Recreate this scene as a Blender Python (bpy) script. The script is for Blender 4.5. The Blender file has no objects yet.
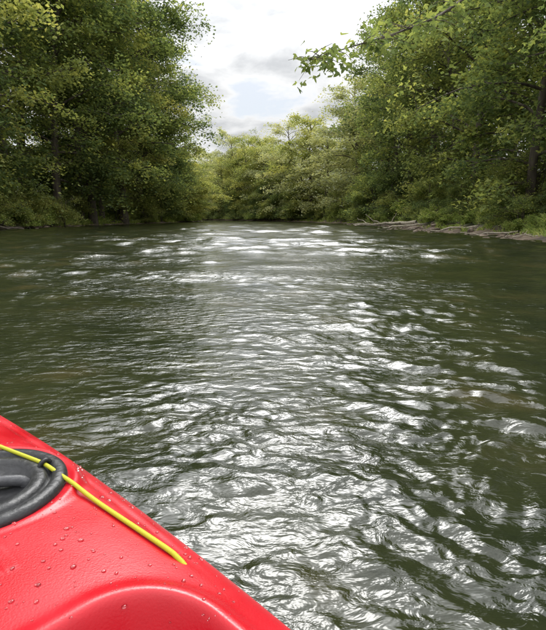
import bpy, math, random
import numpy as np
from mathutils import Vector, Matrix
rng=np.random.default_rng(7); random.seed(7)
scene=bpy.context.scene
scene.view_settings.view_transform='Standard'; scene.view_settings.look='None'; scene.view_settings.exposure=0
CAMH=0.85
# ------------------------------------------------------------ helpers
def link(o,parent=None):
    scene.collection.objects.link(o)
    if parent: o.parent=parent
    return o
def empty(name):
    return link(bpy.data.objects.new(name,None))
def build_mesh(name,V,loops,sizes,mats,matidx=None,attr=None,smooth=None):
    me=bpy.data.meshes.new(name)
    V=np.asarray(V,dtype=np.float32); loops=np.asarray(loops,dtype=np.int32); sizes=np.asarray(sizes,dtype=np.int32)
    me.vertices.add(len(V)); me.vertices.foreach_set('co',V.ravel())
    me.loops.add(len(loops)); me.loops.foreach_set('vertex_index',loops)
    me.polygons.add(len(sizes))
    st=np.concatenate([[0],np.cumsum(sizes)[:-1]]).astype(np.int32)
    me.polygons.foreach_set('loop_start',st); me.polygons.foreach_set('loop_total',sizes)
    if matidx is not None: me.polygons.foreach_set('material_index',np.asarray(matidx,dtype=np.int32))
    if smooth is not None:
        me.polygons.foreach_set('use_smooth',np.broadcast_to(np.asarray(smooth,dtype=bool),(len(sizes),)).copy())
    for m in mats: me.materials.append(m)
    if attr is not None:
        a=me.attributes.new('tint','FLOAT','POINT'); a.data.foreach_set('value',np.asarray(attr,dtype=np.float32))
    me.update(calc_edges=True); me.validate()
    return me
class Acc:
    def __init__(s): s.V=[];s.L=[];s.S=[];s.M=[];s.A=[];s.SM=[];s.n=0
    def add(s,V,F,mat=0,tint=0.5,smooth=True):
        V=np.asarray(V,float);F=np.asarray(F,int)
        s.V.append(V);s.L.append((F+s.n).ravel());s.S.append(np.full(len(F),F.shape[1]))
        s.M.append(np.full(len(F),mat));s.SM.append(np.full(len(F),smooth))
        s.A.append(np.broadcast_to(np.asarray(tint,float),(len(V),)));s.n+=len(V)
    def mesh(s,name,mats):
        return build_mesh(name,np.concatenate(s.V),np.concatenate(s.L),np.concatenate(s.S),mats,np.concatenate(s.M),np.concatenate(s.A),np.concatenate(s.SM))
def tube(acc,P,R,k=6,mat=0,tint=0.5,cap=False):
    P=np.asarray(P,float);R=np.broadcast_to(np.asarray(R,float),(len(P),))
    T=np.gradient(P,axis=0);T/=np.linalg.norm(T,axis=1)[:,None]+1e-9
    ref=np.array([0,0,1.]) if abs(T[:,2]).mean()<0.8 else np.array([1.,0,0])
    A=np.cross(T,ref);A/=np.linalg.norm(A,axis=1)[:,None]+1e-9
    B=np.cross(T,A)
    an=np.arange(k)*2*np.pi/k
    V=P[:,None,:]+R[:,None,None]*(np.cos(an)[None,:,None]*A[:,None,:]+np.sin(an)[None,:,None]*B[:,None,:])
    m=len(P);i=np.arange(m-1)[:,None]*k;j=np.arange(k)[None,:];j2=(j+1)%k
    F=np.stack([i+j,i+j2,i+k+j2,i+k+j],-1).reshape(-1,4)
    acc.add(V.reshape(-1,3),F,mat,tint)
def revolve(acc,prof,center,k=64,mat=0,sx=1,sy=1,basis=None):
    prof=np.array(prof,float);an=np.arange(k)*2*np.pi/k
    V=np.zeros((len(prof),k,3))
    V[...,0]=prof[:,0:1]*np.cos(an)*sx;V[...,1]=prof[:,0:1]*np.sin(an)*sy;V[...,2]=prof[:,1:2]
    V=V.reshape(-1,3)
    if basis is not None: V=V@basis.T
    V=V+np.array(center)
    m=len(prof);i=np.arange(m-1)[:,None]*k;j=np.arange(k)[None,:];j2=(j+1)%k
    F=np.stack([i+j,i+j2,i+k+j2,i+k+j],-1).reshape(-1,4)
    acc.add(V,F,mat)
def sstep(a,b,x):
    t=np.clip((x-a)/(b-a),0,1);return t*t*(3-2*t)
# ------------------------------------------------------------ materials
def newmat(name):
    m=bpy.data.materials.new(name);m.use_nodes=True;nt=m.node_tree;nt.nodes.clear()
    return m,nt,nt.nodes,nt.links
def N(ns,t,**kw):
    n=ns.new(t)
    for k,v in kw.items(): setattr(n,k,v)
    return n
def ramp(ns,stops):
    r=ns.new('ShaderNodeValToRGB');e=r.color_ramp.elements
    e[0].position=stops[0][0];e[0].color=(*stops[0][1],1)
    e[1].position=stops[-1][0];e[1].color=(*stops[-1][1],1)
    for p,c in stops[1:-1]:
        x=e.new(p);x.color=(*c,1)
    return r
def leaf_mat(name,cols,trans=0.4,tcol=1.5):
    m,nt,ns,ls=newmat(name)
    at=N(ns,'ShaderNodeAttribute',attribute_name='tint')
    oi=N(ns,'ShaderNodeObjectInfo')
    ma=N(ns,'ShaderNodeMath',operation='MULTIPLY_ADD');ma.inputs[1].default_value=0.45
    ls.new(oi.outputs['Random'],ma.inputs[0]);ls.new(at.outputs['Fac'],ma.inputs[2])
    mb=N(ns,'ShaderNodeMath',operation='SUBTRACT');mb.inputs[1].default_value=0.18;ls.new(ma.outputs[0],mb.inputs[0])
    r=ramp(ns,cols);ls.new(mb.outputs[0],r.inputs[0])
    p=N(ns,'ShaderNodeBsdfDiffuse')
    ls.new(r.outputs[0],p.inputs['Color'])
    t=N(ns,'ShaderNodeBsdfTranslucent')
    mx=N(ns,'ShaderNodeMix',data_type='RGBA',blend_type='MULTIPLY');mx.inputs[0].default_value=1
    ls.new(r.outputs[0],mx.inputs[6]);mx.inputs[7].default_value=(tcol*1.17,tcol*1.09,tcol*0.65,1)
    ls.new(mx.outputs[2],t.inputs[0])
    ms=N(ns,'ShaderNodeMixShader');ms.inputs[0].default_value=trans
    ls.new(p.outputs[0],ms.inputs[1]);ls.new(t.outputs[0],ms.inputs[2])
    o=N(ns,'ShaderNodeOutputMaterial');ls.new(ms.outputs[0],o.inputs[0]);return m
def noise_mat(name,cols,scale=8,rough=0.8,bump=0.4,detail=6,spec=0.3,stretch=(1,1,1)):
    m,nt,ns,ls=newmat(name)
    tc=N(ns,'ShaderNodeTexCoord');mp=N(ns,'ShaderNodeMapping');mp.inputs['Scale'].default_value=stretch
    ls.new(tc.outputs['Object'],mp.inputs[0])
    n=N(ns,'ShaderNodeTexNoise');n.inputs['Scale'].default_value=scale;n.inputs['Detail'].default_value=detail
    ls.new(mp.outputs[0],n.inputs[0])
    r=ramp(ns,cols);ls.new(n.outputs[0],r.inputs[0])
    p=N(ns,'ShaderNodeBsdfPrincipled');p.inputs['Roughness'].default_value=rough;p.inputs['Specular IOR Level'].default_value=spec
    ls.new(r.outputs[0],p.inputs['Base Color'])
    b=N(ns,'ShaderNodeBump');b.inputs['Strength'].default_value=bump;b.inputs['Distance'].default_value=0.05
    ls.new(n.outputs[0],b.inputs['Height']);ls.new(b.outputs[0],p.inputs['Normal'])
    o=N(ns,'ShaderNodeOutputMaterial');ls.new(p.outputs[0],o.inputs[0]);return m
M_leaf=leaf_mat('leaf_green',[(0.0,(0.070,0.105,0.052)),(0.4,(0.135,0.185,0.080)),(0.75,(0.22,0.275,0.10)),(1.0,(0.34,0.37,0.13))],0.45,1.45)
M_leafy=leaf_mat('leaf_yellowgreen',[(0.0,(0.15,0.19,0.075)),(0.5,(0.25,0.29,0.105)),(1.0,(0.41,0.41,0.15))],0.45,1.35)
M_leaf_hazed=leaf_mat('leaf_hazed',[(0.0,(0.29,0.33,0.19)),(0.5,(0.41,0.44,0.25)),(1.0,(0.52,0.53,0.30))],0.42,1.15)  # distance haze on far trees is painted into these lightened leaf colours
M_grass=leaf_mat('grass_blades',[(0.0,(0.15,0.21,0.065)),(0.6,(0.27,0.35,0.10)),(1.0,(0.42,0.45,0.17))],0.4,1.3)
M_bark=noise_mat('bark',[(0.3,(0.045,0.036,0.027)),(0.7,(0.15,0.125,0.10))],5,0.9,0.8,stretch=(1,1,0.25))
M_drift=noise_mat('driftwood',[(0.3,(0.22,0.18,0.13)),(0.7,(0.50,0.45,0.36))],9,0.85,0.5)
M_rock=noise_mat('river_stone',[(0.3,(0.08,0.062,0.046)),(0.7,(0.27,0.21,0.16))],4,0.8,0.5)
# ------------------------------------------------------------ river layout
def xR(y):
    y=np.asarray(y,float);return 9.5-0.0034*np.clip(y-52,0,None)**2+0.35*np.sin(y*0.31)+0.2*np.sin(y*0.83+1)
def xL(y):
    y=np.asarray(y,float)
    return -18.8+4.4*sstep(40,95,y)-0.012*np.clip(y-100,0,None)**2+0.4*np.sin(y*0.27+2)+0.25*np.sin(y*0.71)
def gnoise(x,y,seed=0,sc=1.0,n=14):
    r=np.random.default_rng(100+seed);o=0
    for i in range(n):
        k=sc*r.uniform(0.5,2.5);a=r.uniform(0,2*np.pi);o=o+np.sin(k*(x*np.cos(a)+y*np.sin(a))+r.uniform(0,6.28))
    return o/math.sqrt(n/2)
def ground_z(x,y):
    x=np.asarray(x,float);y=np.asarray(y,float)
    d=np.maximum(x-xR(y),xL(y)-x)
    z=np.where(d<0,-0.05+np.maximum(d*0.25,-0.9),0.45*sstep(-0.1,2.2,d)+0.09*np.clip(d-1,0,60)**1.12)
    z=z+np.where(d>0,np.minimum(d,1)*0.07*gnoise(x,y,1,1.8)+np.clip(d/10,0,1)*0.3*gnoise(x,y,2,0.2),0)
    return z-0.03
# ------------------------------------------------------------ ground
def axis(lo,hi,core_lo,core_hi,step,grow=1.13):
    c=list(np.arange(core_lo,core_hi,step));s=step
    while c[-1]<hi: s*=grow;c.append(c[-1]+s)
    s=step
    while c[0]>lo: s*=grow;c.insert(0,c[0]-s)
    return np.array(c)
gx=axis(-900,900,-26,20,0.3);gy=axis(-500,1200,8,130,0.45)
X,Y=np.meshgrid(gx,gy);Z=ground_z(X,Y)
Z=np.where((X**2+Y**2)>300**2,np.minimum(Z,12),Z)
nx,ny=len(gx),len(gy)
ii=np.arange(ny-1)[:,None]*nx+np.arange(nx-1)[None,:]
F=np.stack([ii,ii+1,ii+nx+1,ii+nx],-1).reshape(-1,4)
m,nt,ns,ls=newmat('ground_soil')
tc=N(ns,'ShaderNodeTexCoord');n1=N(ns,'ShaderNodeTexNoise');n1.inputs['Scale'].default_value=1.3;n1.inputs['Detail'].default_value=9
ls.new(tc.outputs['Object'],n1.inputs[0])
r=ramp(ns,[(0.3,(0.05,0.036,0.025)),(0.5,(0.12,0.085,0.057)),(0.7,(0.20,0.15,0.105))]);ls.new(n1.outputs[0],r.inputs[0])
r2=ramp(ns,[(0.35,(0.04,0.05,0.02)),(0.7,(0.09,0.12,0.035))]);ls.new(n1.outputs[0],r2.inputs[0])
sx=N(ns,'ShaderNodeSeparateXYZ');ls.new(tc.outputs['Object'],sx.inputs[0])
mr=N(ns,'ShaderNodeMapRange');mr.inputs[1].default_value=0.25;mr.inputs[2].default_value=0.5;ls.new(sx.outputs[2],mr.inputs[0])
mx=N(ns,'ShaderNodeMix',data_type='RGBA');ls.new(mr.outputs[0],mx.inputs[0]);ls.new(r.outputs[0],mx.inputs[6]);ls.new(r2.outputs[0],mx.inputs[7])
p=N(ns,'ShaderNodeBsdfPrincipled');p.inputs['Roughness'].default_value=0.85;ls.new(mx.outputs[2],p.inputs['Base Color'])
b=N(ns,'ShaderNodeBump');b.inputs['Distance'].default_value=0.15;b.inputs['Strength'].default_value=0.7;ls.new(n1.outputs[0],b.inputs['Height']);ls.new(b.outputs[0],p.inputs['Normal'])
o=N(ns,'ShaderNodeOutputMaterial');ls.new(p.outputs[0],o.inputs[0]);M_soil=m
me=build_mesh('ground',np.stack([X,Y,Z],-1).reshape(-1,3),F.ravel(),np.full(len(F),4),[M_soil],smooth=True)
link(bpy.data.objects.new('ground',me))
# ------------------------------------------------------------ water
front=np.linspace(-40,40,760);side=np.linspace(40,320,130)[1:-1]
ang=np.radians(np.concatenate([front,side]))
rad=[0.05]
while rad[-1]<420: rad.append(rad[-1]*(1.0065 if 0.6<rad[-1]<20 else (1.009 if 20<=rad[-1]<140 else 1.04)))
rad=np.array(rad);A,Rr=np.meshgrid(ang,rad)
WX=Rr*np.sin(A);WY=Rr*np.cos(A)
r2g=np.random.default_rng(5)
H=np.zeros_like(WX);nc=130
cell=np.maximum(Rr*0.0065,0.005)
patch=0.95+0.28*gnoise(WX,WY*0.8,5,0.55)+0.28*gnoise(WX*0.6,WY,6,1.8)
patch=np.clip(patch,0.35,1.7)
# calmer water under the right bank
patch=patch*(1-0.45*sstep(0.7,2.2,WX)*(1-sstep(4,9,WY)))
wx_=WX+0.04*gnoise(WX,WY,8,4.0,8);wy_=WY+0.04*gnoise(WX,WY,9,4.0,8)
for i in range(nc):
    lam=0.030*(0.5/0.030)**r2g.uniform(0,1)
    th=r2g.normal(0,0.65)
    k=2*np.pi/lam;sl=0.185*math.sqrt(2/nc)*(1.0 if lam<0.25 else 0.8)
    att=sstep(2.2,4.5,lam/cell)
    H+=att*sl/k*np.sin(k*(wx_*np.sin(th)+wy_*np.cos(th))+r2g.uniform(0,6.28))
for i in range(50):
    lam=0.6*(3.0/0.6)**r2g.uniform(0,1)
    th=r2g.normal(0,0.6)
    k=2*np.pi/lam;sl=0.13*math.sqrt(2/50)
    att=sstep(2.0,4.0,lam/(Rr*0.009))*(0.2+0.8*sstep(4,15,Rr))
    H+=att*sl/k*np.sin(k*(wx_*np.sin(th)+wy_*np.cos(th))+r2g.uniform(0,6.28))
H*=patch
H=H+10*np.clip(H,-0.025,0.025)**2
H*=sstep(0,0.4,Rr)
Vw=np.stack([WX,WY,H],-1).reshape(-1,3)
na=len(ang);nr=len(rad)
i=np.arange(nr-1)[:,None]*na;j=np.arange(na)[None,:];j2=(j+1)%na
Fw=np.stack([i+j,i+na+j,i+na+j2,i+j2],-1).reshape(-1,4)[:, ::-1]
m,nt,ns,ls=newmat('river_water')
tc=N(ns,'ShaderNodeTexCoord')
mp=N(ns,'ShaderNodeMapping');mp.inputs['Scale'].default_value=(0.55,1.0,1);ls.new(tc.outputs['Object'],mp.inputs[0])
n1=N(ns,'ShaderNodeTexNoise');n1.inputs['Scale'].default_value=16;n1.inputs['Detail'].default_value=4;n1.inputs['Distortion'].default_value=0.4;ls.new(mp.outputs[0],n1.inputs[0])
n2=N(ns,'ShaderNodeTexNoise');n2.inputs['Scale'].default_value=0.9;n2.inputs['Detail'].default_value=3;ls.new(mp.outputs[0],n2.inputs[0])
rr=ramp(ns,[(0.35,(0.35,0.35,0.35)),(0.65,(1,1,1))]);ls.new(n2.outputs[0],rr.inputs[0])
b=N(ns,'ShaderNodeBump');b.inputs['Distance'].default_value=0.024;ls.new(n1.outputs[0],b.inputs['Height']);ls.new(rr.outputs[0],b.inputs['Strength'])
n3=N(ns,'ShaderNodeTexNoise');n3.inputs['Scale'].default_value=1.4;n3.inputs['Detail'].default_value=6;ls.new(tc.outputs['Object'],n3.inputs[0])
r=ramp(ns,[(0.35,(0.012,0.016,0.007)),(0.58,(0.022,0.025,0.010)),(0.78,(0.050,0.040,0.016))]);ls.new(n3.outputs[0],r.inputs[0])
p=N(ns,'ShaderNodeBsdfPrincipled');p.inputs['Roughness'].default_value=0.11;p.inputs['IOR'].default_value=1.47
ls.new(r.outputs[0],p.inputs['Base Color']);ls.new(b.outputs[0],p.inputs['Normal'])
o=N(ns,'ShaderNodeOutputMaterial');ls.new(p.outputs[0],o.inputs[0])
me=build_mesh('river_water',Vw,Fw.ravel(),np.full(len(Fw),4),[m],smooth=True)
link(bpy.data.objects.new('river_water',me))
# ------------------------------------------------------------ foliage
LEAF_Q=np.array([[0,0,0],[0.40,0.45,0.05],[0,1,-0.03],[-0.40,0.45,0.05]])
LOBE=[]
for a_,r_ in [(0,0.05),(35,0.42),(50,0.62),(62,0.40),(80,0.76),(90,1.0),(100,0.76),(118,0.40),(130,0.62),(145,0.42)]:
    LOBE.append([r_*math.cos(math.radians(a_))*1.05,r_*math.sin(math.radians(a_)),0.12*abs(math.cos(math.radians(a_)))])
LOBE[0]=[0,0,0];LEAF_L=np.array(LOBE)
def leaves(acc,C,size,tint,shape=LEAF_Q,mat=1,tilt=0.55,droop=0.35,g=None):
    g=g or rng;n=len(C)
    az=g.uniform(0,2*np.pi,n);nz=np.stack([g.normal(0,tilt,n),g.normal(0,tilt,n),np.ones(n)],-1)
    nz/=np.linalg.norm(nz,axis=1)[:,None]
    d=np.stack([np.cos(az),np.sin(az),-droop+g.normal(0,0.3,n)],-1)
    d-=nz*(d*nz).sum(1)[:,None];d/=np.linalg.norm(d,axis=1)[:,None]
    s=np.cross(d,nz);sz=size*g.uniform(0.65,1.3,n)
    V=C[:,None,:]+sz[:,None,None]*(shape[None,:,0:1]*s[:,None,:]+shape[None,:,1:2]*d[:,None,:]+shape[None,:,2:3]*nz[:,None,:])
    k=len(shape);F=np.arange(n*k).reshape(n,k)
    acc.add(V.reshape(-1,3),F,mat,np.repeat(tint,k),smooth=False)
def make_tree(name,seed,H=20,R=5,tr=0.28,low=0.12,nl=34,per=130,leaf=0.17,mats=None,shape=LEAF_Q,multi=1,bias=(0,0)):
    g=np.random.default_rng(seed);acc=Acc();C=[];T=[]
    for st in range(multi):
        lean=g.normal(0,0.05,2)*H*(1 if multi==1 else 2.2)+np.array(bias)
        k=12;t=np.linspace(0,1,k)
        base=np.zeros(3) if multi==1 else np.array([*g.normal(0,0.3,2),0])
        wob=np.cumsum(g.normal(0,0.012*H,(k,2)),0)*t[:,None]
        P=np.stack([base[0]+lean[0]*t**1.4+wob[:,0],base[1]+lean[1]*t**1.4+wob[:,1],-0.4+t*(H*0.9+0.4)],-1)
        tube(acc,P,tr*(1.0-0.9*t)+0.02+0.25*tr*np.exp(-t*25),9)
        n=nl//multi
        for q in range(n):
            f=low+(0.97-low)*((q+g.uniform(0,1))/n)
            p0=np.array([np.interp(f,t,P[:,c]) for c in range(3)])
            az=q*2.399+g.normal(0,0.5)
            u=(f-low)/(1-low)
            prof=(0.62+0.5*math.sin(math.pi*min(1,(u+0.05))))*(1-0.35*u**4)
            Lh=R*prof*g.uniform(0.55,1.15)
            rise=Lh*(g.uniform(-0.05,0.5)+0.55*u)
            kk=7;s=np.linspace(0,1,kk)
            dirv=np.array([math.cos(az),math.sin(az)])
            pp=np.stack([p0[0]+dirv[0]*Lh*s,p0[1]+dirv[1]*Lh*s,p0[2]+rise*s**0.8-Lh*0.28*s**2.5],-1)
            pp[1:,:2]+=np.cumsum(g.normal(0,0.05*Lh,(kk-1,2)),0)*0.6
            rr=tr*0.32*(1-f*0.6)
            tube(acc,pp,rr*(1-s)+0.012,5)
            nt_=int(4+5*Lh/R)
            for w in range(nt_):
                fs=g.uniform(0.3,1.0) if w else 1.0
                b0=np.array([np.interp(fs,s,pp[:,c]) for c in range(3)])
                a2=az+g.normal(0,0.9);l2=g.uniform(0.3,1.0)*(0.22*R+0.3)
                b1=b0+np.array([math.cos(a2)*l2,math.sin(a2)*l2,g.normal(0.1,0.35)*l2])
                tube(acc,np.array([b0,(b0+b1)/2+[0,0,0.05],b1]),[0.022,0.015,0.006],3)
                m_=int(per*g.uniform(0.4,1.5))
                sg=g.uniform(0.28,0.62)*(R/5)**0.5
                off=g.normal(0,1,(m_,3))*np.array([sg,sg,sg*0.42])
                off[:,2]-=0.25*(off[:,0]**2+off[:,1]**2)/max(sg,0.1)
                cc=b0+(b1-b0)*g.uniform(0.3,1.1,(m_,1))+off
                C.append(cc);T.append(np.clip(g.uniform(0.0,0.85)+g.normal(0,0.14,m_),0,1))
    C=np.concatenate(C);T=np.concatenate(T)
    ok=C[:,2]>0.25
    leaves(acc,C[ok],leaf,T[ok],shape,g=g)
    return acc.mesh(name,mats or [M_bark,M_leaf])
mats_g=[M_bark,M_leaf];mats_y=[M_bark,M_leafy];mats_hazed=[M_bark,M_leaf_hazed]
P_=[make_tree('tree_mesh_a',1,20,5.4,0.30,0.10,38,75,0.22),
    make_tree('tree_mesh_b',2,22,5.9,0.34,0.16,40,75,0.22),
    make_tree('tree_mesh_c',3,17,5.0,0.24,0.08,34,75,0.21),
    make_tree('tree_mesh_d',4,19,5.4,0.26,0.14,36,70,0.21,mats_y),
    make_tree('tree_mesh_e',5,15,4.8,0.2,0.08,32,75,0.20,mats_y)]
F_=[make_tree('far_tree_mesh_a',31,19,5.6,0.3,0.10,34,60,0.27,mats_hazed),
    make_tree('far_tree_mesh_b',32,16,5.2,0.3,0.08,30,60,0.27,mats_hazed),
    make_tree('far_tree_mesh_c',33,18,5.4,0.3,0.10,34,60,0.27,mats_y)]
P_near=make_tree('sycamore_mesh',11,19,5.6,0.30,0.36,34,80,0.19,mats_g,LEAF_L)
P_near2=make_tree('sycamore_mesh_b',12,15,4.6,0.2,0.10,34,80,0.18,mats_g,LEAF_L)
S_=[make_tree('shrub_mesh_a',21,3.2,1.9,0.05,0.05,18,60,0.13,mats_y,multi=3),
    make_tree('shrub_mesh_b',22,2.4,1.7,0.04,0.05,16,60,0.12,mats_g,multi=3),
    make_tree('shrub_mesh_c',23,5.5,2.3,0.08,0.05,24,65,0.15,mats_g,multi=2),
    make_tree('shrub_mesh_d',24,1.5,1.3,0.03,0.05,14,70,0.12,[M_bark,M_grass],multi=3)]
def put(mesh,name,x,y,s=1.0,sz=None,rot=None,parent=None,tilt=(0,0)):
    o=bpy.data.objects.new(name,mesh);o.location=(x,y,float(ground_z(x,y))-0.05)
    o.rotation_euler=(tilt[0],tilt[1],random.uniform(0,6.28) if rot is None else rot)
    o.scale=(s,s,sz or s);link(o,parent);return o
# left bank
y=27.0
while y<102:
    tall=y<80
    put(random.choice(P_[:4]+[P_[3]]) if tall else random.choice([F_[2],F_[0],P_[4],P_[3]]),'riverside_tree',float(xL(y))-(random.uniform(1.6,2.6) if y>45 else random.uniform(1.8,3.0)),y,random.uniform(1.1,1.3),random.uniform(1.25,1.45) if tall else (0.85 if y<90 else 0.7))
    y+=random.uniform(4.6,6.2)
put(P_[1],'riverside_tree',float(xL(62))-1.0,62,1.45,1.5)
put(P_[0],'riverside_tree',float(xL(54))-1.0,54,1.4,1.5)
put(P_[3],'riverside_tree',float(xL(74))-2.4,74,1.3,1.7)
put(P_[1],'riverside_tree',float(xL(69))-1.8,68.5,1.4,1.65)
y=26.0
while y<112:
    put(random.choice(P_),'riverside_tree',float(xL(y))-random.uniform(7,9.5),y,random.uniform(1.2,1.5),random.uniform(1.3,1.5) if y<72 else 0.9)
    y+=random.uniform(8,10)
# right bank
put(P_near,'sycamore_tree',12.2,20.5,1.0,1.05,rot=0.6)
put(P_near2,'sycamore_tree',13.0,14.5,0.9,1.0,rot=2.0)
put(P_near2,'sycamore_tree',13.4,26.5,1.15,1.35,rot=4.0)
y=31.5
while y<64:
    put(random.choice(P_[:4]),'riverside_tree',float(xR(y))+random.uniform(4.8,6.0),y,random.uniform(0.95,1.1),random.uniform(1.15,1.35))
    y+=random.uniform(5,6.5)
y=17.0
while y<80:
    put(random.choice(P_),'riverside_tree',float(xR(y))+random.uniform(10.5,13),y,random.uniform(1.2,1.5),random.uniform(1.2,1.4))
    y+=random.uniform(8,10)
# distant trees following the bend
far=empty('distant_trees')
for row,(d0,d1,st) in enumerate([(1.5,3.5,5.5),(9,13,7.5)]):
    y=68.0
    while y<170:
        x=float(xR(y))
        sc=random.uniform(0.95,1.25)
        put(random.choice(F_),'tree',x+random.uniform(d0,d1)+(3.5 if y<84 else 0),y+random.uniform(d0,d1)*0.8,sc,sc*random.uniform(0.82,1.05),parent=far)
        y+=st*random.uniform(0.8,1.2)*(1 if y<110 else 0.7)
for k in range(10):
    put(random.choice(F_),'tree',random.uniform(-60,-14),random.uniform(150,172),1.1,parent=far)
# understory
sh=empty('riverside_shrubs')
for side_ in (0,1):
    for (y0,y1,step,dlo,dhi) in [(14,112,2.0,1.8,3.4),(14,112,2.6,3.8,7)]:
        y=y0
        while y<y1:
            d=random.uniform(dlo,dhi)
            if side_ and y<45: d+=0.6
            x=float(xR(y))+d if side_ else float(xL(y))-d
            m_=random.choice(S_);s=random.uniform(0.6,1.2)
            if side_ and dlo<3 and y<40: s*=0.6
            put(m_,'shrub',x,y,s,parent=sh)
            y+=step*random.uniform(0.6,1.4)
y=15
while y<108:
    if y>33 and gnoise(np.array(y*1.0),np.array(0.),71,0.35)>-0.6:
        put(random.choice([S_[3],S_[3],S_[0]]),'shrub',float(xL(y))-random.uniform(0.5,1.4),y,random.uniform(0.6,0.95),parent=sh)
    if y<75 and random.random()<0.75: put(random.choice([S_[3],S_[3],S_[1]]),'shrub',float(xR(y))+random.uniform(1.2,2.4),y,random.uniform(0.3,0.65),parent=sh)
    y+=random.uniform(0.8,1.6)
for k in range(40):
    y=random.uniform(95,160);put(random.choice(S_),'shrub',float(xR(y))+random.uniform(0.5,3),y,random.uniform(0.8,1.5),parent=sh)
# grass
acc=Acc();n=90000
side_=rng.random(n)<0.5;gyy=12+100*rng.random(n)**1.4
dd=rng.gamma(2.2,0.75,n)+0.6
cl=gnoise(gyy*1.0,dd*2+side_*50,33,1.4)
keep=(cl>-0.1)&(dd<5);gyy=gyy[keep];dd=dd[keep];side_=side_[keep];n=len(gyy)
gxx=np.where(side_,xR(gyy)+dd,xL(gyy)-dd);gz=ground_z(gxx,gyy)
h=rng.uniform(0.10,0.5,n)*np.clip(dd/1.8,0.3,1)*(0.8+0.3*cl[keep])*np.where(side_,1,1.6);az=rng.uniform(0,6.28,n);w=0.010+0.0006*gyy
B=np.stack([gxx,gyy,gz-0.03],-1);sd=np.stack([np.cos(az),np.sin(az),0*az],-1);ln=np.stack([-np.sin(az),np.cos(az),0*az],-1)
lf=rng.uniform(0.2,1.1,n)[:,None]
V=np.stack([B-sd*w[:,None],B+sd*w[:,None],B+sd*w[:,None]*0.7+ln*h[:,None]*0.3*lf+np.array([0,0,1])*h[:,None]*0.65,B+ln*h[:,None]*0.9*lf+np.array([0,0,1])*h[:,None]*0.85],1)
acc.add(V.reshape(-1,3),np.arange(n*4).reshape(n,4),0,np.repeat(rng.uniform(0,1,n),4),False)
link(bpy.data.objects.new('bank_grass',acc.mesh('bank_grass',[M_grass])))
# rocks
acc=Acc()
import bmesh
bm=bmesh.new();bmesh.ops.create_icosphere(bm,subdivisions=2,radius=1);bv=np.array([v.co[:] for v in bm.verts]);bf=np.array([[v.index for v in f.verts] for f in bm.faces]);bm.free()
for k in range(520):
    sd_=random.random()<0.65;y=random.uniform(12,60);d=random.gauss(0.3,0.7)
    x=float(xR(y))+d if sd_ else float(xL(y))-d
    s=random.uniform(0.03,0.12)*(2.2 if random.random()<0.08 else 1)
    v=bv*(1+0.18*gnoise(bv[:,0]*3+k,bv[:,1]*3+bv[:,2]*2,k%9,1,6))[:,None]*np.array([s*random.uniform(1,1.8),s*random.uniform(.8,1.4),s*0.6])
    acc.add(v+np.array([x,y,max(-0.02,float(ground_z(x,y)))]),bf,0)
link(bpy.data.objects.new('river_rocks',acc.mesh('river_rocks',[M_rock])))
# driftwood
acc=Acc()
def limb(p0,p1,r0,r1,wob=0.08,k=9,sides=8):
    t=np.linspace(0,1,k)[:,None];P=np.array(p0)*(1-t)+np.array(p1)*t;P[1:-1]+=rng.normal(0,wob,(k-2,3))*np.array([1,1,0.5])
    tube(acc,P,(r0+(r1-r0)*t[:,0]),sides)
limb((10.4,36.5,0.5),(6.6,40.5,0.18),0.15,0.05);limb((9.9,37.5,0.45),(6.0,37.6,0.30),0.09,0.03);limb((8.4,38.6,0.25),(7.0,38.2,1.05),0.06,0.02)
limb((8.8,38.3,0.3),(9.2,37.7,1.15),0.05,0.015);limb((10.6,34.0,0.4),(7.6,34.8,0.12),0.08,0.03);limb((7.6,39.4,0.2),(6.7,39.9,0.8),0.04,0.015)
limb((11.5,27.0,0.4),(9.0,28.6,0.1),0.08,0.03);limb((11.4,17.5,0.35),(9.4,19.6,0.08),0.05,0.02)
limb((10.8,22.0,0.25),(9.3,24.2,0.08),0.05,0.015)
for q in range(40):
    yy=random.uniform(14,45);xx=float(xR(yy))+random.uniform(0.1,1.6);a=random.uniform(-0.9,0.9);l=random.uniform(0.3,1.1);zz=float(ground_z(xx,yy))+0.05
    limb((xx,yy,zz),(xx+l*math.cos(a)*0.5,yy+l*math.sin(a),zz+random.uniform(0,0.2)),random.uniform(0.012,0.035),0.006,0.03,6,5)
link(bpy.data.objects.new('driftwood_log',acc.mesh('driftwood_log',[M_drift])))
acc=Acc();limb((-19.5,31,0.5),(-16.4,33.0,0.08),0.12,0.04);limb((-20,35,0.45),(-17.0,34.2,0.12),0.09,0.03);limb((-18,33,0.3),(-16.9,32.2,0.8),0.04,0.01)
link(bpy.data.objects.new('fallen_branch',acc.mesh('fallen_branch',[M_bark])))
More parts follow.
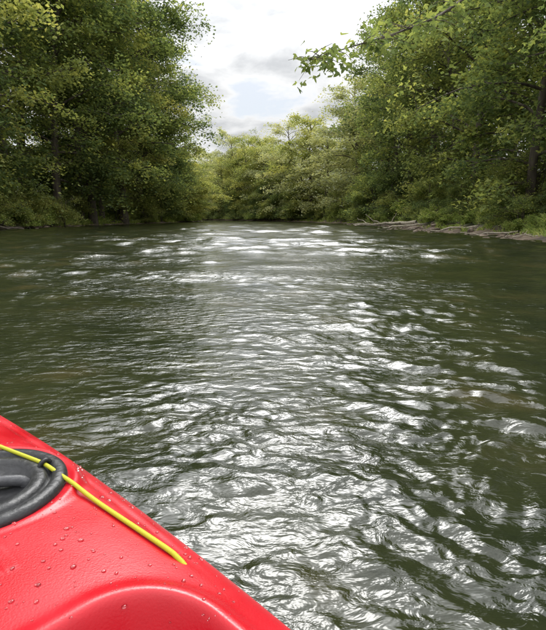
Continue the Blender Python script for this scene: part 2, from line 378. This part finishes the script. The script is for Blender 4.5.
# overhanging branch
acc=Acc()
main=np.array([[12.2,20.5,8.6],[9.5,18.0,8.7],[7.0,15.2,7.8],[4.8,12.8,6.1],[3.4,11.2,4.9],[2.3,10.2,4.25],[1.35,9.5,3.8],[0.5,9.0,3.42]])
tt=np.linspace(0,1,40);ti=np.linspace(0,1,len(main));MP=np.stack([np.interp(tt,ti,main[:,c]) for c in range(3)],-1)
MP[1:-1]=(MP[:-2]+MP[1:-1]+MP[2:])/3
tube(acc,MP,0.055*(1-tt)**1.1+0.005,6)
C=[];
for k in range(74):
    f=random.uniform(0.3,1.0)**0.75;b0=np.array([np.interp(f,tt,MP[:,c]) for c in range(3)])
    l=random.uniform(0.25,0.9)*(1.2-f*0.5);a=random.uniform(0,6.28)
    b1=b0+np.array([math.cos(a)*l,math.sin(a)*l,random.uniform(-0.5,0.35)*l])
    tube(acc,np.array([b0,(b0+b1)/2+[0,0,0.04],b1]),[0.009,0.006,0.003],4)
    for q in range(random.randint(6,10)):
        C.append(b0+(b1-b0)*random.uniform(0.3,1.08)+np.array([random.gauss(0,.09),random.gauss(0,.09),random.gauss(-.04,.07)]))
C=np.array(C);leaves(acc,C,0.145,rng.uniform(0.0,0.6,len(C)),LEAF_L,tilt=0.9,droop=0.7)
link(bpy.data.objects.new('overhanging_branch',acc.mesh('overhanging_branch',[M_bark,M_leaf])))
# ------------------------------------------------------------ kayak
aK=math.radians(47);U=np.array([-math.sin(aK),math.cos(aK)]);NN=np.array([math.cos(aK),math.sin(aK)]);n0=0.185
SC=1.0
def half_w(s):
    q=np.where(s>SC,(s-SC)/1.58,(SC-s)/2.05);q=np.clip(q,0,1)
    e=np.where(s>SC,2.3,2.1)
    return 0.304*np.power(np.clip(1-q**e,0,1),0.75)+0.002
def sheer(s): return 0.25+0.09*np.clip((s-1.3)/1.3,0,None)**2+0.05*np.clip((-0.2-s)/1.0,0,None)**2
HS,HT,HR=1.07,0.08,0.165
def rrect(s,t,s0,s1,hw,soft,rc):
    cs,ct=(s0+s1)/2,0;qx=np.abs(s-cs)-((s1-s0)/2-rc);qy=np.abs(t-ct)-(hw-rc)
    d=np.hypot(np.maximum(qx,0),np.maximum(qy,0))+np.minimum(np.maximum(qx,qy),0)-rc
    return 1-sstep(-soft,soft,d),d
def deck_z(s,t):
    w=half_w(s);q=np.clip(np.abs(t)/w,0,1)
    z=sheer(s)+0.062*np.power(np.clip(1-q**2.4,0,1),0.55)*np.clip(w/0.15,0,1)
    d=np.hypot(s-HS,t-HT)
    zh=0.25+0.050
    z=z+(zh-z)*(1-sstep(HR+0.005,HR+0.05,d))
    z=z+0.008*np.exp(-((d-HR-0.022)/0.012)**2)-0.012*(1-sstep(HR-0.012,HR+0.002,d))
    m,dd=rrect(s,t,-0.35,0.57,0.175,0.03,0.10)
    z=z-0.080*m+0.006*np.exp(-((dd-0.035)/0.018)**2)
    m2,_=rrect(s,t,0.28,0.50,0.14,0.02,0.06);z=z-0.03*m2
    z=z-0.004*np.exp(-((q-0.86)/0.03)**2)*sstep(0.5,0.8,s)
    # small moulded grip ribs between footwell and hatch
    rb=(1-sstep(0.035,0.045,np.abs(s-0.80)))*(1-sstep(0.05,0.06,np.abs(t+0.005)))
    z=z+0.0018*rb*np.clip(np.sin(t*2*np.pi/0.012),0,1)
    return z
nd,nh=190,26
S=np.concatenate([np.linspace(-1.03,0,60,endpoint=False),np.linspace(0,1.8,330,endpoint=False),np.linspace(1.8,2.58,70)]);ns_=len(S)
sec=[]
for s in S:
    w=float(half_w(s));th=np.linspace(-np.pi/2,np.pi/2,nd);t=w*np.sin(th)
    zd=deck_z(np.full(nd,s),t);zs=float(sheer(s))
    ph=np.linspace(0,np.pi,nh)[1:-1]
    dep=(zs+0.10*min(1,w/0.2))
    th_=w*np.cos(ph)*(1+0.03*np.sin(2*np.abs(ph-np.pi/2)));zh_=zs-dep*np.sin(ph)**0.7
    tt_=np.concatenate([t,th_]);zz=np.concatenate([zd,zh_])
    xy=s*U[None,:]+(n0+tt_)[:,None]*NN[None,:]
    sec.append(np.concatenate([xy,zz[:,None]],1))
sec=np.array(sec);k=sec.shape[1]
i=np.arange(ns_-1)[:,None]*k;j=np.arange(k)[None,:];j2=(j+1)%k
F=np.stack([i+j,i+k+j,i+k+j2,i+j2],-1).reshape(-1,4)[:, ::-1]
kay=empty('kayak')
m,nt,ns,ls=newmat('red_polyethylene')
tc=N(ns,'ShaderNodeTexCoord');n1=N(ns,'ShaderNodeTexNoise');n1.inputs['Scale'].default_value=260;n1.inputs['Detail'].default_value=3;ls.new(tc.outputs['Object'],n1.inputs[0])
n2=N(ns,'ShaderNodeTexNoise');n2.inputs['Scale'].default_value=7;n2.inputs['Detail'].default_value=6;ls.new(tc.outputs['Object'],n2.inputs[0])
r=ramp(ns,[(0.3,(0.39,0.004,0.011)),(0.7,(0.49,0.006,0.016))]);ls.new(n2.outputs[0],r.inputs[0])
rr=ramp(ns,[(0.35,(0.18,)*3),(0.7,(0.42,)*3)]);ls.new(n2.outputs[0],rr.inputs[0])
p=N(ns,'ShaderNodeBsdfPrincipled');ls.new(r.outputs[0],p.inputs['Base Color']);ls.new(rr.outputs[0],p.inputs['Roughness'])
p.inputs['Specular IOR Level'].default_value=0.38
b=N(ns,'ShaderNodeBump');b.inputs['Distance'].default_value=0.0008;b.inputs['Strength'].default_value=0.4;ls.new(n1.outputs[0],b.inputs['Height']);ls.new(b.outputs[0],p.inputs['Normal'])
o=N(ns,'ShaderNodeOutputMaterial');ls.new(p.outputs[0],o.inputs[0])
me=build_mesh('hull',sec.reshape(-1,3),F.ravel(),np.full(len(F),4),[m],smooth=True);link(bpy.data.objects.new('hull',me),kay)
def K(s,t,dz=0.0): 
    xy=s*U+(n0+t)*NN;return np.array([xy[0],xy[1],float(deck_z(np.array(s),np.array(t)))+dz])
def W2K(x,y): v=np.array([x,y]);return float(v@U),float(v@NN)-n0
M_black=noise_mat('black_plastic',[(0.3,(0.012,0.012,0.013)),(0.7,(0.024,0.024,0.026))],60,0.38,0.1,spec=0.4)
M_grey=noise_mat('grey_plastic',[(0.3,(0.05,0.05,0.055)),(0.7,(0.08,0.08,0.085))],60,0.45,0.1,spec=0.4)
acc=Acc();hc=K(HS,HT,0)
prof=[(HR,-0.01),(HR+0.004,0.010),(HR+0.002,0.020),(HR-0.006,0.026),(HR-0.018,0.028),(HR-0.026,0.025),(HR-0.029,0.014),(HR-0.034,0.012),(HR-0.038,0.020),(HR-0.046,0.025),(HR-0.062,0.026),(HR-0.070,0.020),(HR-0.078,0.010),(0.05,0.009),(0.0005,0.010)]
revolve(acc,prof,hc,96)
h1=link(bpy.data.objects.new('hatch_lid',acc.mesh('hatch_lid',[M_black])),kay)
acc=Acc()
t=np.linspace(0,np.pi,20);dirh=np.array([math.cos(math.radians(20)),math.sin(math.radians(20))])
P=np.stack([hc[0]+0.085*np.cos(t)*dirh[0],hc[1]+0.085*np.cos(t)*dirh[1],hc[2]+0.008+0.018*np.sin(t)**0.6],-1)
tube(acc,P,0.012,10)
h2=link(bpy.data.objects.new('hatch_handle',acc.mesh('hatch_handle',[M_grey])),kay)
m,nt,ns,ls=newmat('yellow_cord')
tc=N(ns,'ShaderNodeTexCoord');wv=N(ns,'ShaderNodeTexWave');wv.inputs['Scale'].default_value=150;wv.inputs['Distortion'].default_value=1.5;ls.new(tc.outputs['Object'],wv.inputs[0])
r=ramp(ns,[(0.0,(0.36,0.36,0.01)),(1.0,(0.55,0.53,0.02))]);ls.new(wv.outputs[0],r.inputs[0])
p=N(ns,'ShaderNodeBsdfPrincipled');p.inputs['Roughness'].default_value=0.6;ls.new(r.outputs[0],p.inputs['Base Color'])
b=N(ns,'ShaderNodeBump');b.inputs['Distance'].default_value=0.0008;b.inputs['Strength'].default_value=0.6;ls.new(wv.outputs[0],b.inputs['Height']);ls.new(b.outputs[0],p.inputs['Normal'])
o=N(ns,'ShaderNodeOutputMaterial');ls.new(p.outputs[0],o.inputs[0]);M_cord=m
eye=np.array([-0.505,1.01]);end=np.array([-0.136,0.715]);farp=np.array([-0.80,1.17])
def cordpts(a,b,za,zb,sag,n=24):
    t=np.linspace(0,1,n);out=[]
    for q in t:
        xy=a*(1-q)+b*q;s_,t_=W2K(*xy);dz=float(deck_z(np.array(s_),np.array(t_)))
        z=(za*(1-q)+zb*q)-sag*4*q*(1-q);out.append([xy[0],xy[1],max(z,dz+0.006)])
    return np.array(out)
ze=K(*W2K(*eye))[2];zen=K(*W2K(*end))[2];zf=K(*W2K(*farp))[2]
c1=cordpts(end,eye,zen-0.004,ze+0.026,0.0);c1[0,2]=zen-0.01
c2=cordpts(eye,farp,ze+0.026,ze+0.034,0.0)
P=np.concatenate([c1,c2[1:]]);
for _ in range(2): P[1:-1]=(P[:-2]+2*P[1:-1]+P[2:])/4
acc=Acc();tube(acc,P,0.0045,12)
link(bpy.data.objects.new('bungee_cord',acc.mesh('bungee_cord',[M_cord])),kay)
acc=Acc();pe=np.array([eye[0],eye[1],ze])
revolve(acc,[(0.026,-0.004),(0.027,0.006),(0.023,0.010),(0.0005,0.011)],pe,32,sx=1.0,sy=0.6)
t=np.linspace(-0.2,np.pi+0.2,16);cd=(end-eye)/np.linalg.norm(end-eye);cp=np.array([-cd[1],cd[0]])
tube(acc,np.stack([pe[0]+0.014*np.cos(t)*cp[0],pe[1]+0.014*np.cos(t)*cp[1],pe[2]+0.014+0.020*np.sin(t)],-1),0.0055,8)
link(bpy.data.objects.new('pad_eye',acc.mesh('pad_eye',[M_black])),kay)
acc=Acc()
def slab(cs,ct,zc,ls_,lt,th,tilt=0):
    nn=14;u=np.linspace(-1,1,nn);A_,B_=np.meshgrid(u,u)
    ra=(1-np.abs(A_)**6)*(1-np.abs(B_)**6)
    for sgn in (1,-1):
        s_=cs+A_*ls_/2*math.cos(tilt);z_=zc+A_*ls_/2*math.sin(tilt)
        if tilt>1: s_=s_+sgn*th/2*ra**0.5
        else: z_=z_+sgn*th/2*ra**0.5
        xy=s_[...,None]*U+(n0+ct+B_*lt/2)[...,None]*NN
        V=np.concatenate([xy,z_[...,None]],-1).reshape(-1,3);q=np.arange(nn-1)[:,None]*nn+np.arange(nn-1)[None,:]
        acc.add(V,np.stack([q,q+1,q+nn+1,q+nn],-1).reshape(-1,4))
slab(-0.16,0,0.24,0.34,0.30,0.04);slab(-0.38,0,0.40,0.36,0.32,0.05,math.radians(100))
link(bpy.data.objects.new('seat',acc.mesh('seat',[M_black])),kay)
m,nt,ns,ls=newmat('water_drop')
p=N(ns,'ShaderNodeBsdfPrincipled');p.inputs['Roughness'].default_value=0.02;p.inputs['IOR'].default_value=1.33;p.inputs['Transmission Weight'].default_value=1.0;p.inputs['Base Color'].default_value=(1,1,1,1)
o=N(ns,'ShaderNodeOutputMaterial');ls.new(p.outputs[0],o.inputs[0])
acc=Acc()
for q in range(900):
    s_=random.uniform(0.45,1.7);w=float(half_w(s_));t_=w*random.uniform(-0.9,0.95)
    if math.hypot(s_-HS,t_-HT)<HR+0.01: continue
    rr_=0.001+0.0032*random.random()**2.2
    c=K(s_,t_,rr_*0.15)
    acc.add(bv*np.array([rr_*random.uniform(.9,1.5),rr_*random.uniform(.9,1.5),rr_*0.55])+c,bf,0)
link(bpy.data.objects.new('water_droplets',acc.mesh('water_droplets',[m])),kay)
# ------------------------------------------------------------ sky and sun
EL=math.radians(47);AZ=math.radians(-1.5)
sd=Vector((math.sin(AZ)*math.cos(EL),math.cos(AZ)*math.cos(EL),math.sin(EL)))
wd=bpy.data.worlds.new('World');scene.world=wd;wd.use_nodes=True;nt=wd.node_tree;ns=nt.nodes;ls=nt.links;ns.clear()
sky=N(ns,'ShaderNodeTexSky',sky_type='NISHITA');sky.sun_disc=False;sky.sun_elevation=EL;sky.sun_rotation=AZ
tc=N(ns,'ShaderNodeTexCoord');sx=N(ns,'ShaderNodeSeparateXYZ');ls.new(tc.outputs['Generated'],sx.inputs[0])
ad=N(ns,'ShaderNodeMath',operation='MAXIMUM');ad.inputs[1].default_value=0.0;ls.new(sx.outputs[2],ad.inputs[0])
ad2=N(ns,'ShaderNodeMath',operation='ADD');ad2.inputs[1].default_value=0.16;ls.new(ad.outputs[0],ad2.inputs[0])
dx=N(ns,'ShaderNodeMath',operation='DIVIDE');ls.new(sx.outputs[0],dx.inputs[0]);ls.new(ad2.outputs[0],dx.inputs[1])
dy=N(ns,'ShaderNodeMath',operation='DIVIDE');ls.new(sx.outputs[1],dy.inputs[0]);ls.new(ad2.outputs[0],dy.inputs[1])
cb=N(ns,'ShaderNodeCombineXYZ');ls.new(dx.outputs[0],cb.inputs[0]);ls.new(dy.outputs[0],cb.inputs[1])
cn=N(ns,'ShaderNodeTexNoise');cn.inputs['Scale'].default_value=2.1;cn.inputs['Detail'].default_value=8;cn.inputs['Roughness'].default_value=0.55;cn.inputs['Distortion'].default_value=0.3;ls.new(cb.outputs[0],cn.inputs[0])
cov=ramp(ns,[(0.36,(0.5,0.5,0.5)),(0.46,(1,1,1))]);ls.new(cn.outputs[0],cov.inputs[0])
shd=ramp(ns,[(0.43,(9.0,9.0,9.0)),(0.50,(7.7,7.8,7.9)),(0.60,(5.5,5.65,5.85))]);ls.new(cn.outputs[0],shd.inputs[0])
dt=N(ns,'ShaderNodeVectorMath',operation='DOT_PRODUCT');ls.new(tc.outputs['Generated'],dt.inputs[0]);dt.inputs[1].default_value=sd
mxm=N(ns,'ShaderNodeMath',operation='MAXIMUM');mxm.inputs[1].default_value=0;ls.new(dt.outputs['Value'],mxm.inputs[0])
pw=N(ns,'ShaderNodeMath',operation='POWER');pw.inputs[1].default_value=34;ls.new(mxm.outputs[0],pw.inputs[0])
# overcast dome: zenith brighter than horizon
ov=N(ns,'ShaderNodeMath',operation='MULTIPLY_ADD');ov.inputs[1].default_value=3.6;ov.inputs[2].default_value=0.0;ls.new(ad.outputs[0],ov.inputs[0])
ov2=N(ns,'ShaderNodeMath',operation='MULTIPLY');ls.new(ov.outputs[0],ov2.inputs[0]);ls.new(ad.outputs[0],ov2.inputs[1])
gm=N(ns,'ShaderNodeMath',operation='MULTIPLY_ADD');gm.inputs[1].default_value=13.0;gm.inputs[2].default_value=0.95;ls.new(pw.outputs[0],gm.inputs[0])
gs=N(ns,'ShaderNodeMath',operation='ADD');ls.new(gm.outputs[0],gs.inputs[0]);ls.new(ov2.outputs[0],gs.inputs[1])
vs=N(ns,'ShaderNodeVectorMath',operation='SCALE');ls.new(shd.outputs[0],vs.inputs[0]);ls.new(gs.outputs[0],vs.inputs['Scale'])
mx=N(ns,'ShaderNodeMix',data_type='RGBA');ls.new(cov.outputs[0],mx.inputs[0]);ls.new(sky.outputs[0],mx.inputs[6]);ls.new(vs.outputs[0],mx.inputs[7])
bg=N(ns,'ShaderNodeBackground');bg.inputs[1].default_value=0.1;ls.new(mx.outputs[2],bg.inputs[0])
o=N(ns,'ShaderNodeOutputWorld');ls.new(bg.outputs[0],o.inputs[0])
L=bpy.data.lights.new('sun','SUN');L.energy=1.1;L.angle=math.radians(20);L.color=(1,0.96,0.9)
lo=link(bpy.data.objects.new('sun',L));lo.rotation_euler=(-sd).to_track_quat('-Z','Y').to_euler()
# ------------------------------------------------------------ camera
cam=bpy.data.cameras.new('camera');co=link(bpy.data.objects.new('camera',cam));cam.sensor_fit='VERTICAL';cam.angle=2*math.atan(315/494)
cam.clip_start=0.02;cam.clip_end=3000
co.location=(0,0,CAMH);co.rotation_euler=(math.radians(90-11.2),0,0);scene.camera=co
